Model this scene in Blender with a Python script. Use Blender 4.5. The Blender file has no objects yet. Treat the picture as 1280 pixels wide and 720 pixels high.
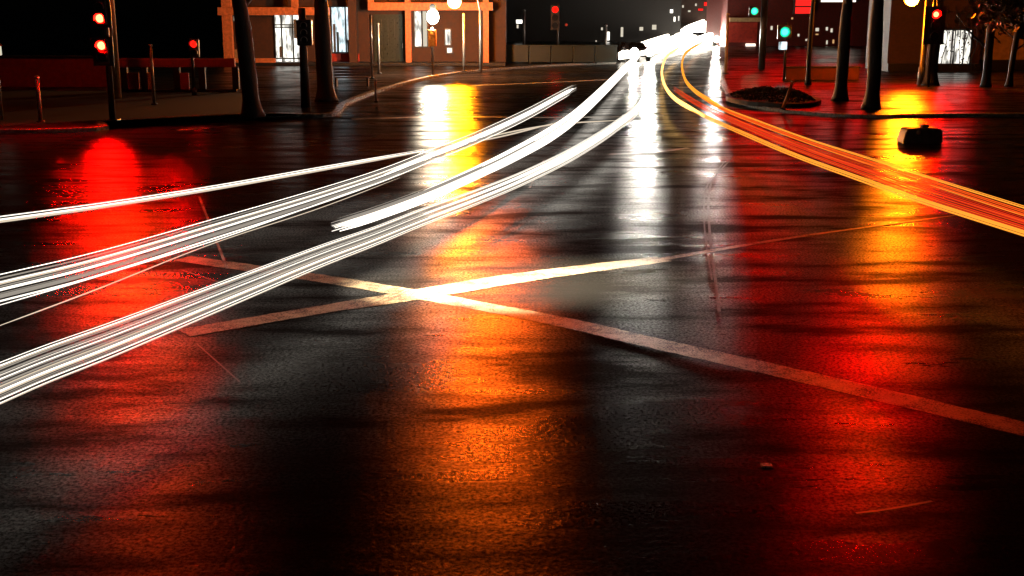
import bpy, bmesh, math, random
from mathutils import Vector, Matrix
random.seed(7)
R = math.radians
scene = bpy.context.scene
COL = scene.collection

# ------------------------------------------------------------------ camera
CAM_H, F_PX, PITCH = 4.0, 1500.0, R(13.13)
cam_d = bpy.data.cameras.new('camera'); cam = bpy.data.objects.new('camera', cam_d); COL.objects.link(cam)
cam_d.sensor_width = 36.0; cam_d.lens = F_PX / 1280 * 36; cam_d.clip_end = 3000; cam_d.clip_start = 0.1
cam.location = (0, 0, CAM_H); cam.rotation_euler = (R(90) - PITCH, 0, 0)
scene.camera = cam

def ray(px, py):
    a, b = (px - 640) / F_PX, -(py - 360) / F_PX
    c, s = math.cos(PITCH), math.sin(PITCH)
    return Vector((a, c + b * s, -s + b * c))
def G(px, py, z=0.0):            # the point of height z that a photo pixel shows
    d = ray(px, py); t = (z - CAM_H) / d.z
    return Vector((d.x * t, d.y * t, z))
def P(px, py, Y):                # the point at distance Y down the street that a photo pixel shows
    d = ray(px, py); t = Y / d.y
    return Vector((d.x * t, Y, CAM_H + d.z * t))
def X(px, Y, py=60): return P(px, py, Y).x
def Z(py, Y): return P(640, py, Y).z

# ------------------------------------------------------------------ materials
def new_mat(name):
    m = bpy.data.materials.new(name); m.use_nodes = True
    nt = m.node_tree; b = nt.nodes['Principled BSDF']
    return m, nt, b
def N(nt, t, **kw):
    n = nt.nodes.new(t)
    for k, v in kw.items():
        if k in n.inputs: n.inputs[k].default_value = v
        else: setattr(n, k, v)
    return n
def ramp(nt, src, stops):
    r = nt.nodes.new('ShaderNodeValToRGB'); e = r.color_ramp.elements
    while len(e) < len(stops): e.new(0.5)
    for el, (p, c) in zip(e, stops):
        el.position = p; el.color = (c, c, c, 1) if not isinstance(c, tuple) else (*c, 1)
    nt.links.new(src, r.inputs[0]); return r.outputs[0]
def maprange(nt, src, a, b, c, d):
    r = N(nt, 'ShaderNodeMapRange'); nt.links.new(src, r.inputs[0])
    for i, v in zip((1, 2, 3, 4), (a, b, c, d)): r.inputs[i].default_value = v
    return r.outputs[0]
def surf(name, color, rough=0.5, metal=0.0, var=0.35, scale=6.0, bump=0.15, spec=0.5, dist=0.01):
    m, nt, b = new_mat(name)
    tc = N(nt, 'ShaderNodeTexCoord')
    n = N(nt, 'ShaderNodeTexNoise', Scale=scale, Detail=6.0, Roughness=0.6)
    nt.links.new(tc.outputs['Object'], n.inputs['Vector'])
    c0 = tuple(c * (1 - var) for c in color); c1 = tuple(min(1, c * (1 + var)) for c in color)
    nt.links.new(ramp(nt, n.outputs['Fac'], [(0.3, c0), (0.7, c1)]), b.inputs['Base Color'])
    nt.links.new(maprange(nt, n.outputs['Fac'], 0.3, 0.7, max(0.05, rough - 0.12), min(1, rough + 0.12)), b.inputs['Roughness'])
    b.inputs['Metallic'].default_value = metal
    b.inputs['Specular IOR Level'].default_value = spec
    bp = N(nt, 'ShaderNodeBump', Strength=bump, Distance=dist)
    nt.links.new(n.outputs['Fac'], bp.inputs['Height']); nt.links.new(bp.outputs[0], b.inputs['Normal'])
    return m
def glow(name, color, strength):
    m = bpy.data.materials.new(name); m.use_nodes = True
    nt = m.node_tree; nt.nodes.clear()
    o = nt.nodes.new('ShaderNodeOutputMaterial'); e = nt.nodes.new('ShaderNodeEmission')
    e.inputs['Color'].default_value = (*color, 1); e.inputs['Strength'].default_value = strength
    nt.links.new(e.outputs[0], o.inputs[0])
    return m

def asphalt_mat(name, base, r_lo, r_hi, grain, wet):
    """Wet asphalt: dark stone under a film of water; the film is broken by the stone's grain and its depth varies over metres."""
    m = bpy.data.materials.new(name); m.use_nodes = True; nt = m.node_tree; nt.nodes.clear()
    out = nt.nodes.new('ShaderNodeOutputMaterial')
    co = N(nt, 'ShaderNodeTexCoord').outputs['Object']
    def noise(scale, det=2.0, rough=0.5, vec=None):
        n = N(nt, 'ShaderNodeTexNoise', Scale=scale, Detail=det, Roughness=rough)
        nt.links.new(vec or co, n.inputs['Vector']); return n.outputs['Fac']
    def math_(op, a, b):
        n = N(nt, 'ShaderNodeMath', operation=op)
        for i, v in enumerate((a, b)):
            if isinstance(v, (int, float)): n.inputs[i].default_value = v
            else: nt.links.new(v, n.inputs[i])
        return n.outputs[0]
    mp = N(nt, 'ShaderNodeMapping'); mp.inputs['Scale'].default_value = (0.30, 1.0, 1.0); mp.inputs['Rotation'].default_value = (0, 0, R(-12))
    nt.links.new(co, mp.inputs['Vector'])
    big, streak, roll = noise(0.14, 2), noise(1.15, 5, 0.62, mp.outputs[0]), noise(1.1, 3)
    fine, grit, grain_h = noise(55.0, 4, 0.75), noise(16.0, 1), noise(75.0, 1)
    film = math_('ADD', math_('MULTIPLY', big, 0.45), math_('MULTIPLY', streak, 0.55))       # how deep the water stands
    dif = nt.nodes.new('ShaderNodeBsdfDiffuse')
    nt.links.new(ramp(nt, fine, [(0.35, tuple(c * 0.5 for c in base)), (0.6, base), (0.78, tuple(c * 2.4 for c in base))]), dif.inputs['Color'])
    b1 = N(nt, 'ShaderNodeBump', Strength=1.0, Distance=0.006); nt.links.new(streak, b1.inputs['Height'])
    b2 = N(nt, 'ShaderNodeBump', Strength=1.0, Distance=0.006); nt.links.new(roll, b2.inputs['Height']); nt.links.new(b1.outputs[0], b2.inputs['Normal'])
    b3 = N(nt, 'ShaderNodeBump', Strength=grain, Distance=0.0015); nt.links.new(grain_h, b3.inputs['Height']); nt.links.new(b2.outputs[0], b3.inputs['Normal'])
    b4 = N(nt, 'ShaderNodeBump', Strength=grain, Distance=0.0022); nt.links.new(grit, b4.inputs['Height']); nt.links.new(b3.outputs[0], b4.inputs['Normal'])
    ga = nt.nodes.new('ShaderNodeBsdfGlossy'); ga.distribution = 'BECKMANN'
    gb = nt.nodes.new('ShaderNodeBsdfGlossy'); gb.distribution = 'BECKMANN'
    nt.links.new(maprange(nt, film, 0.38, 0.62, r_hi, r_lo), ga.inputs['Roughness']); gb.inputs['Roughness'].default_value = r_lo * 0.8
    for g_ in (ga, gb): g_.inputs['Color'].default_value = (1, 1, 1, 1)
    nt.links.new(b4.outputs[0], ga.inputs['Normal']); nt.links.new(b3.outputs[0], gb.inputs['Normal']); nt.links.new(b3.outputs[0], dif.inputs['Normal'])
    gm = nt.nodes.new('ShaderNodeMixShader'); nt.links.new(maprange(nt, film, 0.45, 0.66, 0.0, wet), gm.inputs[0]); nt.links.new(ga.outputs[0], gm.inputs[1]); nt.links.new(gb.outputs[0], gm.inputs[2])
    fr = N(nt, 'ShaderNodeFresnel', IOR=1.38); nt.links.new(b2.outputs[0], fr.inputs['Normal'])
    dry = maprange(nt, streak, 0.38, 0.55, 0.14, 1.0)                                         # thin film between the grains mirrors less
    mx = nt.nodes.new('ShaderNodeMixShader'); stone = noise(26.0, 3, 0.8)                                                              # wet stone faces between dull binder
    dry = math_('MULTIPLY', dry, ramp(nt, stone, [(0.40, 0.12), (0.50, 0.55), (0.60, 1.0)]))
    nt.links.new(math_('MULTIPLY', fr.outputs[0], dry), mx.inputs[0])
    nt.links.new(dif.outputs[0], mx.inputs[1]); nt.links.new(gm.outputs[0], mx.inputs[2]); nt.links.new(mx.outputs[0], out.inputs[0])
    return m

M = {}
M['asphalt'] = asphalt_mat('wet asphalt', (0.020, 0.019, 0.018), 0.25, 0.325, 1.0, 0.35)
M['pave'] = asphalt_mat('wet paving', (0.02, 0.018, 0.016), 0.3, 0.45, 0.6, 0.4)
def paint_mat(name, col):
    m, nt, b = new_mat(name)
    tc = N(nt, 'ShaderNodeTexCoord')
    n1 = N(nt, 'ShaderNodeTexNoise', Scale=2.2, Detail=6.0, Roughness=0.7); n2 = N(nt, 'ShaderNodeTexNoise', Scale=45.0, Detail=3.0, Roughness=0.7)
    for n in (n1, n2): nt.links.new(tc.outputs['Object'], n.inputs['Vector'])
    ad = N(nt, 'ShaderNodeMath', operation='ADD'); nt.links.new(n1.outputs['Fac'], ad.inputs[0]); nt.links.new(n2.outputs['Fac'], ad.inputs[1])
    nt.links.new(ramp(nt, maprange(nt, ad.outputs[0], 0.6, 1.4, 0, 1), [(0.36, (0.05, 0.045, 0.04)), (0.46, tuple(c * .55 for c in col)), (0.68, col)]), b.inputs['Base Color'])
    b.inputs['Roughness'].default_value = 0.38; b.inputs['IOR'].default_value = 1.22
    bp = N(nt, 'ShaderNodeBump', Strength=0.6, Distance=0.004); nt.links.new(n2.outputs['Fac'], bp.inputs['Height']); nt.links.new(bp.outputs[0], b.inputs['Normal'])
    return m
M['paint'] = paint_mat('worn yellow road paint', (0.66, 0.52, 0.33)); M['paint_white'] = paint_mat('worn white road paint', (0.62, 0.6, 0.55))
M['tar'] = surf('tar seam', (0.008, 0.008, 0.008), 0.5, scale=9, bump=0.6, spec=0.8)
M['seam'] = surf('worn pale seam', (0.09, 0.085, 0.08), 0.4, scale=30, bump=0.3)
M['kerb'] = surf('wet granite kerb', (0.30, 0.29, 0.27), 0.28, scale=9, bump=0.3)
M['soil'] = surf('wet turf', (0.012, 0.016, 0.008), 0.85, scale=20, bump=0.8, spec=0.2)
M['bark'] = surf('wet bark', (0.013, 0.010, 0.008), 0.55, scale=12, bump=0.9, dist=0.03)
M['leaf'] = surf('dark leaves', (0.012, 0.018, 0.008), 0.5, scale=3, bump=0.0)
M['metal_dark'] = surf('dark painted steel', (0.025, 0.025, 0.027), 0.4, scale=14, bump=0.05)
M['metal_grey'] = surf('galvanised steel', (0.32, 0.31, 0.30), 0.4, metal=0.5, scale=14, bump=0.05)
M['orange_box'] = surf('orange plastic', (0.8, 0.22, 0.02), 0.4, scale=14, bump=0.05)
M['stucco'] = surf('brown render', (0.055, 0.024, 0.014), 0.7, scale=4, bump=0.3)
M['orange_trim'] = surf('orange painted timber', (0.62, 0.20, 0.07), 0.5, scale=5, bump=0.15)
M['brick_wall'] = None
M['dark_stone'] = surf('dark stone', (0.008, 0.007, 0.0065), 0.6, scale=5, bump=0.3)
M['roof'] = surf('dark roof', (0.04, 0.035, 0.03), 0.7, scale=5)
M['door'] = surf('dark green door', (0.03, 0.045, 0.035), 0.35, scale=7, bump=0.1)
M['teal'] = surf('teal hoarding', (0.012, 0.03, 0.033), 0.5, scale=5)
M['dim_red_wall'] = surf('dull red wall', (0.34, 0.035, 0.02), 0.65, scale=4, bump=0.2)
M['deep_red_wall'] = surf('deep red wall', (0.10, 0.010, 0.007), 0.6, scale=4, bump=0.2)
M['red_wall'] = surf('red painted wall', (0.36, 0.03, 0.018), 0.55, scale=4, bump=0.2)
M['tan_wall'] = surf('tan stone wall', (0.42, 0.28, 0.14), 0.6, scale=3, bump=0.3)
M['rubber'] = surf('tyre rubber', (0.02, 0.02, 0.02), 0.7, scale=14)
M['car_paint'] = surf('dark car paint', (0.03, 0.03, 0.035), 0.25, scale=2, bump=0.0, var=0.05)
M['glass'] = surf('dark glass', (0.015, 0.017, 0.018), 0.08, scale=2, bump=0.0)
M['concrete'] = surf('dark wet concrete', (0.10, 0.085, 0.07), 0.45, scale=8, bump=0.5)
M['goods'] = surf('goods in window', (0.12, 0.12, 0.11), 0.6, scale=8)

def brick_mat():
    m, nt, b = new_mat('brown brick')
    tc = N(nt, 'ShaderNodeTexCoord'); mp = N(nt, 'ShaderNodeMapping'); mp.inputs['Rotation'].default_value = (R(90), 0, 0)
    nt.links.new(tc.outputs['Object'], mp.inputs['Vector'])
    br = N(nt, 'ShaderNodeTexBrick', Scale=3.0); br.inputs['Color1'].default_value = (0.085, 0.035, 0.022, 1); br.inputs['Color2'].default_value = (0.06, 0.026, 0.018, 1)
    br.inputs['Mortar'].default_value = (0.05, 0.042, 0.038, 1); br.inputs['Mortar Size'].default_value = 0.015
    nt.links.new(mp.outputs[0], br.inputs['Vector']); nt.links.new(br.outputs['Color'], b.inputs['Base Color'])
    b.inputs['Roughness'].default_value = 0.65
    bp = N(nt, 'ShaderNodeBump', Strength=0.4, Distance=0.01); nt.links.new(br.outputs['Fac'], bp.inputs['Height']); bp.invert = True
    nt.links.new(bp.outputs[0], b.inputs['Normal'])
    return m
M['brick_wall'] = brick_mat()

RED, AMBER, SODIUM = (1.0, 0.0003, 0.0001), (1.0, 0.12, 0.003), (1.0, 0.105, 0.004)
WHITE, GREEN = (1.0, 0.93, 0.80), (0.02, 1.0, 0.48)
E = {
 'red_bulb': glow('red bulb', RED, 4500.0), 'red_lens': glow('red lens', (1.0, 0.01, 0.005), 2.2), 'red_dim': glow('weak red lamp', RED, 40.0),
 'red_bulb_small': glow('small red bulb', RED, 1500.0),
 'red_bulb_big': glow('overhead red bulb', RED, 2200.0),
 'green_bulb': glow('green bulb', GREEN, 10.0), 'green_lens': glow('green lens', GREEN, 0.9),
 'amber': glow('amber lamp', (1.0, 0.24, 0.003), 3200.0), 'amber_globe': glow('amber globe', (1.0, 0.2, 0.003), 420.0), 'amber_globe_small': glow('smaller amber globe', (1.0, 0.2, 0.003), 130.0), 'amber_small': glow('smaller amber lamp', (1.0, 0.20, 0.003), 1600.0), 'amber_dim': glow('amber lamp dim', AMBER, 1.6),
 'sodium': glow('sodium lamp', SODIUM, 560.0), 'sodium_small': glow('small sodium lamp', (1.0, 0.06, 0.002), 520.0),
 'white_lamp': glow('white globe lamp', (1.0, 0.86, 0.62), 600.0),
 'headlight': glow('headlamp', WHITE, 5000.0),
 'window': glow('lit window', (1.0, 0.95, 0.84), 2.0), 'window_cool': glow('cool lit window', (0.78, 0.95, 1.0), 1.7),
 'window_dim': glow('dim lit window', (1.0, 0.9, 0.7), 0.7),
 'window_warm': glow('warm lit window', (1.0, 0.55, 0.22), 0.6),
 'dot': glow('small white lamp', (1.0, 0.95, 0.85), 2.5),
 'red_sign': glow('red sign face', (1.0, 0.02, 0.015), 1.2),
 'white_sign': glow('white sign face', (1.0, 0.85, 0.7), 2.0),
 'neon': glow('red neon', (1.0, 0.004, 0.002), 13.0),
 't_dim': glow('dim white trail', (1.0, 0.88, 0.74), 0.35), 't_white': glow('white trail', (1.0, 0.92, 0.80), 1.7), 't_hot': glow('hot white trail', (1.0, 0.92, 0.80), 2.6),
 't_blaze': glow('blazing white trail', (1.0, 0.90, 0.74), 6.0),
 't_cream': glow('cream trail', (1.0, 0.83, 0.62), 0.8),
 't_orange': glow('orange trail', (1.0, 0.10, 0.010), 1.05), 't_yellow': glow('yellow trail', (1.0, 0.33, 0.03), 1.35),
 't_gold': glow('golden trail', (1.0, 0.55, 0.14), 3.0),
 't_red': glow('red trail', (1.0, 0.045, 0.012), 0.8),
}

for k_ in ('window', 'window_cool'):
    nt = E[k_].node_tree; em = [n for n in nt.nodes if n.type == 'EMISSION'][0]
    tc = N(nt, 'ShaderNodeTexCoord'); mp = N(nt, 'ShaderNodeMapping'); mp.inputs['Scale'].default_value = (2.6, 1.0, 0.8)
    nz = N(nt, 'ShaderNodeTexNoise', Scale=1.3, Detail=3.0); nt.links.new(tc.outputs['Object'], mp.inputs['Vector']); nt.links.new(mp.outputs[0], nz.inputs['Vector'])
    nt.links.new(maprange(nt, nz.outputs['Fac'], .36, .6, .25, em.inputs['Strength'].default_value), em.inputs['Strength'])
for k_, m_ in E.items():      # only the true lamps are sampled as lights; the rest is found by the bounced rays
    m_.cycles.emission_sampling = 'FRONT_BACK' if ((k_.endswith('bulb') and k_ != 'green_bulb') or k_ in ('red_bulb_big', 'amber', 'amber_small', 'amber_globe', 'amber_globe_small', 'sodium', 'sodium_small', 'white_lamp', 'headlight')) else 'NONE'

# ------------------------------------------------------------------ mesh building
class MB:
    def __init__(s): s.bm = bmesh.new()
    def box(s, x0, x1, y0, y1, z0, z1, bevel=0.0):
        r = bmesh.ops.create_cube(s.bm, size=1.0); vs = r['verts']
        for v in vs:
            v.co.x = x0 if v.co.x < 0 else x1; v.co.y = y0 if v.co.y < 0 else y1; v.co.z = z0 if v.co.z < 0 else z1
        if bevel:
            es = list({e for v in vs for e in v.link_edges})
            bmesh.ops.bevel(s.bm, geom=es, offset=bevel, segments=2, affect='EDGES', profile=0.5)
        return s
    def tube(s, pts, rad, n=10, cap=True):
        pts = [Vector(p) for p in pts]
        rads = rad if isinstance(rad, (list, tuple)) else [rad] * len(pts)
        rings = []
        for i, p in enumerate(pts):
            t = (pts[min(i + 1, len(pts) - 1)] - pts[max(i - 1, 0)]).normalized()
            up = Vector((0, 0, 1)) if abs(t.z) < 0.9 else Vector((0, 1, 0))
            u = t.cross(up).normalized(); v = u.cross(t).normalized()
            rings.append([s.bm.verts.new(p + (u * math.cos(a) + v * math.sin(a)) * rads[i]) for a in [2 * math.pi * k / n for k in range(n)]])
        for a, b in zip(rings, rings[1:]):
            for k in range(n): s.bm.faces.new((a[k], a[(k + 1) % n], b[(k + 1) % n], b[k]))
        if cap:
            s.bm.faces.new(rings[0][::-1]); s.bm.faces.new(rings[-1])
        return s
    def ball(s, c, r, seg=12, squash=(1, 1, 1)):
        q = bmesh.ops.create_uvsphere(s.bm, u_segments=seg, v_segments=max(6, seg // 2), radius=r)
        for v in q['verts']: v.co = Vector((v.co.x * squash[0], v.co.y * squash[1], v.co.z * squash[2])) + Vector(c)
        return s
    def disc(s, c, r, depth=0.01, n=16):        # a round plate facing the viewer side of the street (-Y)
        return s.tube([Vector(c), Vector(c) + Vector((0, -depth, 0))], r, n)
    def ring(s, c, r, thick, depth, n=20, arc=(0, 2 * math.pi)):    # a visor / rim round a lamp
        c = Vector(c); a0, a1 = arc; full = abs(a1 - a0 - 2 * math.pi) < 1e-4
        m = n if full else n + 1; prof = []
        for k in range(m):
            a = a0 + (a1 - a0) * k / n
            d = Vector((math.cos(a), 0, math.sin(a)))
            prof.append([s.bm.verts.new(c + d * r), s.bm.verts.new(c + d * (r + thick)), s.bm.verts.new(c + d * (r + thick) + Vector((0, -depth, 0))), s.bm.verts.new(c + d * r + Vector((0, -depth, 0)))])
        for k in range(n):
            a, b = prof[k], prof[(k + 1) % m]
            for j in range(4): s.bm.faces.new((a[j], a[(j + 1) % 4], b[(j + 1) % 4], b[j]))
        return s
    def prism(s, outline, z0, z1):               # outline: xy points
        bot = [s.bm.verts.new((p[0], p[1], z0)) for p in outline]; top = [s.bm.verts.new((p[0], p[1], z1)) for p in outline]
        n = len(outline)
        s.bm.faces.new(top); s.bm.faces.new(bot[::-1])
        for k in range(n): s.bm.faces.new((bot[k], bot[(k + 1) % n], top[(k + 1) % n], top[k]))
        return s
    def build(s, name, mat, parent=None, smooth=False, origin=None):
        bmesh.ops.recalc_face_normals(s.bm, faces=s.bm.faces[:])
        me = bpy.data.meshes.new(name); s.bm.to_mesh(me); s.bm.free()
        me.materials.append(mat)
        if smooth:
            for p in me.polygons: p.use_smooth = True
        o = bpy.data.objects.new(name, me); COL.objects.link(o)
        if parent is not None: o.parent = parent
        return o

def tag(o, label=None, cat=None, group=None, kind=None):
    if label: o['label'] = label
    if cat: o['category'] = cat
    if group: o['group'] = group
    if kind: o['kind'] = kind
    return o
def thing(name, loc, label, cat, group=None, rz=0.0):
    o = bpy.data.objects.new(name, None); COL.objects.link(o); o.location = loc; o.rotation_euler.z = rz
    o.empty_display_size = 0.3
    return tag(o, label, cat, group)
def dup(root, loc, label, rz=0.0, group=None):
    def cp(o, par):
        c = o.copy(); COL.objects.link(c)
        if par is not None: c.parent = par
        for ch in kids.get(o.name, ()): cp(ch, c)
        return c
    kids = {}
    for o in COL.objects:
        if o.parent: kids.setdefault(o.parent.name, []).append(o)
    r = cp(root, None); r.location = loc; r.rotation_euler.z = rz; r['label'] = label
    if group: r['group'] = group
    return r

def smooth_line(pts, step=8):
    pts = [Vector(p) for p in pts]; out = []
    q = [pts[0] * 2 - pts[1]] + pts + [pts[-1] * 2 - pts[-2]]
    for i in range(1, len(q) - 2):
        for k in range(step):
            t = k / step; a, b, c, d = q[i - 1], q[i], q[i + 1], q[i + 2]
            out.append(0.5 * ((2 * b) + (c - a) * t + (2 * a - 5 * b + 4 * c - d) * t * t + (3 * b - a - 3 * c + d) * t ** 3))
    out.append(pts[-1]); return out

def sheet(name, outline, z, mat, kind='structure'):
    bm = bmesh.new(); bm.faces.new([bm.verts.new((p[0], p[1], z)) for p in outline])
    bmesh.ops.triangulate(bm, faces=bm.faces[:])
    for f in bm.faces:
        f.normal_update()
        if f.normal.z < 0: f.normal_flip()
    me = bpy.data.meshes.new(name); bm.to_mesh(me); bm.free(); me.materials.append(mat)
    o = bpy.data.objects.new(name, me); COL.objects.link(o); return tag(o, kind=kind)

def ribbon(name, pts, width, z, mat, step=26):    # a painted line or seam lying on the road
    L = smooth_line([Vector((p[0], p[1], 0)) for p in pts], step); a, b = [], []
    for i, p in enumerate(L):
        t = (L[min(i + 1, len(L) - 1)] - L[max(i - 1, 0)]).normalized(); n = Vector((-t.y, t.x, 0))
        w = width if not callable(width) else width(i / (len(L) - 1))
        j1, j2 = (random.uniform(-.016, .008), random.uniform(-.016, .008)) if w > .15 else (0, 0)   # chipped edges
        a.append(p + n * (w / 2 + j1)); b.append(p - n * (w / 2 + j2))
    bm = bmesh.new(); va = [bm.verts.new((p.x, p.y, z)) for p in a]; vb = [bm.verts.new((p.x, p.y, z)) for p in b]
    for i in range(len(L) - 1): bm.faces.new((vb[i], vb[i + 1], va[i + 1], va[i]))
    me = bpy.data.meshes.new(name); bm.to_mesh(me); bm.free(); me.materials.append(mat)
    o = bpy.data.objects.new(name, me); COL.objects.link(o); return tag(o, kind='structure')

# ------------------------------------------------------------------ ground
sheet('road', [(-900, -60), (900, -60), (900, 2200), (-900, 2200)], 0.0, M['asphalt'])
KH = 0.13
# left corner with the shop: kerb runs in from the left, turns at the corner and swings away up the side street
left_kerb = [Vector((-60, G(-50, 170).y + 0.5, 0)), G(-50, 168), G(145, 155), G(320, 146), G(415, 146), G(436, 131), G(480, 114), G(540, 98), G(600, 90), G(690, 83), G(770, 80)]
lk = smooth_line(left_kerb, 6)
right_kerb = [G(906, 78), G(900, 96), G(906, 116), G(930, 132), G(1000, 143), G(1100, 148), G(1290, 146), Vector((60, G(1290, 146).y, 0))]
rk = smooth_line(right_kerb, 6)
def kerb(name, line, side):
    m = MB(); n = len(line); inner = []
    for i, p in enumerate(line):
        t = (line[min(i + 1, n - 1)] - line[max(i - 1, 0)]).normalized(); inner.append(p + Vector((-t.y, t.x, 0)) * 0.28 * side)
    for i in range(n - 1):
        a, b, c, d = line[i], line[i + 1], inner[i + 1], inner[i]
        vs = [m.bm.verts.new((q.x, q.y, z)) for z in (-0.02, KH) for q in (a, b, c, d)]
        for f in ((4, 5, 6, 7), (0, 1, 5, 4), (2, 3, 7, 6)): m.bm.faces.new([vs[k] for k in f])
    tag(m.build(name, M['kerb']), kind='structure'); return inner
li = kerb('kerb', lk, 1); ri = kerb('kerb', rk, 1)
sheet('pavement', [(p.x, p.y) for p in li] + [(li[-1].x, 118), (-60, 118)], KH - 0.006, M['pave'])
sheet('pavement', [(p.x, p.y) for p in ri] + [(60, 150), (ri[0].x + 10, 150)], KH - 0.006, M['pave'])
# the dark turf behind the left kerb, and the one on the right corner
tl = [G(-60, 162, KH), G(140, 149, KH), G(330, 140, KH), G(300, 116, KH), G(-60, 112, KH)]
sheet('grass_verge', [(p.x, p.y) for p in tl], KH + 0.004, M['soil'])

# ------------------------------------------------------------------ markings and seams
def gl(*pp): return [G(*p) for p in pp]
ribbon('box_marking', gl((228, 323), (400, 348), (520, 368), (700, 402), (800, 425), (1000, 470), (1300, 541), (1700, 636)), 0.42, 0.004, M['paint'])
ribbon('box_marking', gl((230, 417), (380, 391), (520, 369), (660, 346), (830, 324)), lambda t: 0.42 + 0.16 * math.sin(math.pi * min(1, max(0, (t - .3) / .7))), 0.008, M['paint'])
ribbon('box_marking', gl((830, 324), (1000, 296), (1205, 268)), lambda t: 0.2 - 0.15 * t, 0.008, M['paint'])
ribbon('stop_line', gl((440, 149), (560, 146), (700, 147), (830, 145)), 0.35, 0.004, M['paint_white'])
ribbon('stop_line', gl((590, 107), (690, 103), (770, 99)), 0.4, 0.004, M['paint_white'])
ribbon('lane_line', gl((222, 163), (290, 157)), 0.3, 0.004, M['paint_white'])
ribbon('lane_line', gl((760, 193), (820, 190), (860, 185)), 0.2, 0.004, M['paint_white'])
ribbon('lane_line', gl((855, 110), (880, 107), (905, 104)), 0.4, 0.004, M['paint_white'])
ribbon('tar_seam', gl((914, 199), (893, 222), (886, 245), (887, 290), (893, 340), (899, 390)), 0.045, 0.005, M['tar'])
ribbon('tar_seam', gl((905, 203), (886, 228), (880, 255), (882, 300), (890, 350)), 0.03, 0.005, M['tar'])
ribbon('tar_seam', gl((249, 246), (266, 290), (284, 336)), 0.045, 0.005, M['paint_white'])
ribbon('tar_seam', gl((228, 338), (300, 362)), 0.03, 0.005, M['seam'])
ribbon('tar_seam', gl((246, 430), (300, 478)), 0.02, 0.005, M['seam'])
ribbon('tar_seam', gl((1070, 642), (1110, 637), (1165, 627)), 0.03, 0.005, M['seam'])
ribbon('tar_seam', gl((662, 235), (672, 215), (680, 200)), 0.05, 0.005, M['seam'])
m = MB(); m.box(-0.05, 0.05, -0.045, 0.045, 0, 0.018, 0.006)
st = m.build('road_stud', M['paint']); st.location = G(958, 583); tag(st, 'small raised road stud alone on black asphalt', 'road stud')

# ------------------------------------------------------------------ light trails of the traffic (thin glowing tubes at lamp height)
TG = 'light streaks drawn by headlamps'
def trail(name, label, strands, group=None):
    root = None
    pts0 = strands[0][0]
    root = thing(name, G(*pts0[0], strands[0][1]) * 1.0, label, 'light trail', group)
    root.location.z = 0
    off = Vector(root.location)
    for pts, z, rad, mat in strands:
        L = smooth_line([G(px, py, z) for px, py in pts], 10)
        k = len(L)
        rr = [rad * (min(1, .12 + 2.2 * i / k)) for i in range(k)] if mat == 't_hot' and rad > .04 else [rad] * k   # the stream swells gradually
        for q_ in range(min(5, k // 3)): rr[q_] = min(rr[q_], rad * (.35 + .13 * q_)); rr[-1 - q_] = min(rr[-1 - q_], rad * (.35 + .13 * q_))
        m = MB(); m.tube([p - off for p in L], rr, 6)
        m.build('streak', E[mat], root)
def bundle(center, spread, z, rad, mats, n, dz=0.0, ragged=0, blunt=0):
    out = []
    for k in range(n):
        u = (k + 0.5) / n - 0.5 + random.uniform(-0.6, 0.6) / n
        pts = [(px, py + u * s) for (px, py), s in zip(center, spread)]
        if pts[0][0] < -20: a, b = pts[0], pts[1]; q = 420 / (b[0] - a[0]); pts.insert(0, (a[0] - 420, a[1] - (b[1] - a[1]) * q))          # the streaks run on past the picture
        if pts[-1][0] > 1300: a, b = pts[-1], pts[-2]; q = 420 / (a[0] - b[0]); pts.append((a[0] + 420, a[1] + (a[1] - b[1]) * q))
        if ragged: t = random.uniform(0, ragged); a, b = pts[0], pts[1]; pts[0] = (a[0] + (b[0] - a[0]) * t, a[1] + (b[1] - a[1]) * t)
        if blunt: t = random.uniform(0, blunt); a, b = pts[-1], pts[-2]; pts[-1] = (a[0] + (b[0] - a[0]) * t, a[1] + (b[1] - a[1]) * t)
        out.append((pts, z + dz * u, rad * random.uniform(0.45, 1.5), random.choice(mats)))
    return out
t1 = bundle([(-30, 278), (130, 256), (270, 234), (400, 211), (530, 188)], [13, 11, 9, 8, 5], 0.62, 0.014, ['t_cream', 't_white'], 3)
t1 += [([(530, 189), (600, 173), (690, 156), (780, 150)], 0.62, 0.02, 't_cream'), ([(530, 187), (620, 172), (700, 152)], 0.62, 0.02, 't_cream')]
trail('light_trail', 'thinnest pale headlamp streak, uppermost of the white ones', t1, TG)
c2 = [(-30, 367), (120, 330), (270, 285), (400, 245), (480, 218), (540, 194), (600, 170), (660, 142), (700, 120), (722, 108)]
t2 = bundle(c2, [34, 30, 24, 19, 16, 15, 14, 13, 11, 9], 0.64, 0.0085, ['t_white', 't_hot', 't_cream', 't_dim', 't_dim'], 15, blunt=.5)
t2 += bundle(c2[4:], [13, 13, 12, 11, 9, 7], 0.64, 0.055, ['t_hot'], 2, blunt=.4)
t2 += [([(-30, 418), (120, 362), (270, 303), (400, 260), (500, 222)], 0.6, 0.007, 't_cream')]
t2 += [([(-30, 390), (120, 346), (270, 300), (400, 254), (500, 217)], 0.6, 0.008, 't_white')]
trail('light_trail', 'white headlamp streak that ends bluntly beside the amber reflection', t2, TG)
c3 = [(413, 284), (470, 266), (530, 244), (590, 218), (640, 194), (690, 166), (725, 140), (760, 107), (785, 82), (800, 68)]
t3 = bundle(c3, [17, 17, 17, 16, 15, 14, 13, 12, 9, 5], 0.64, 0.012, ['t_white', 't_dim', 't_hot'], 10, ragged=.35)
t3 += bundle(c3[2:], [14, 14, 13, 12, 11, 10, 8, 4], 0.64, 0.06, ['t_hot'], 2)
trail('light_trail', 'short white headlamp streak with a ragged near end', t3, TG)
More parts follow.
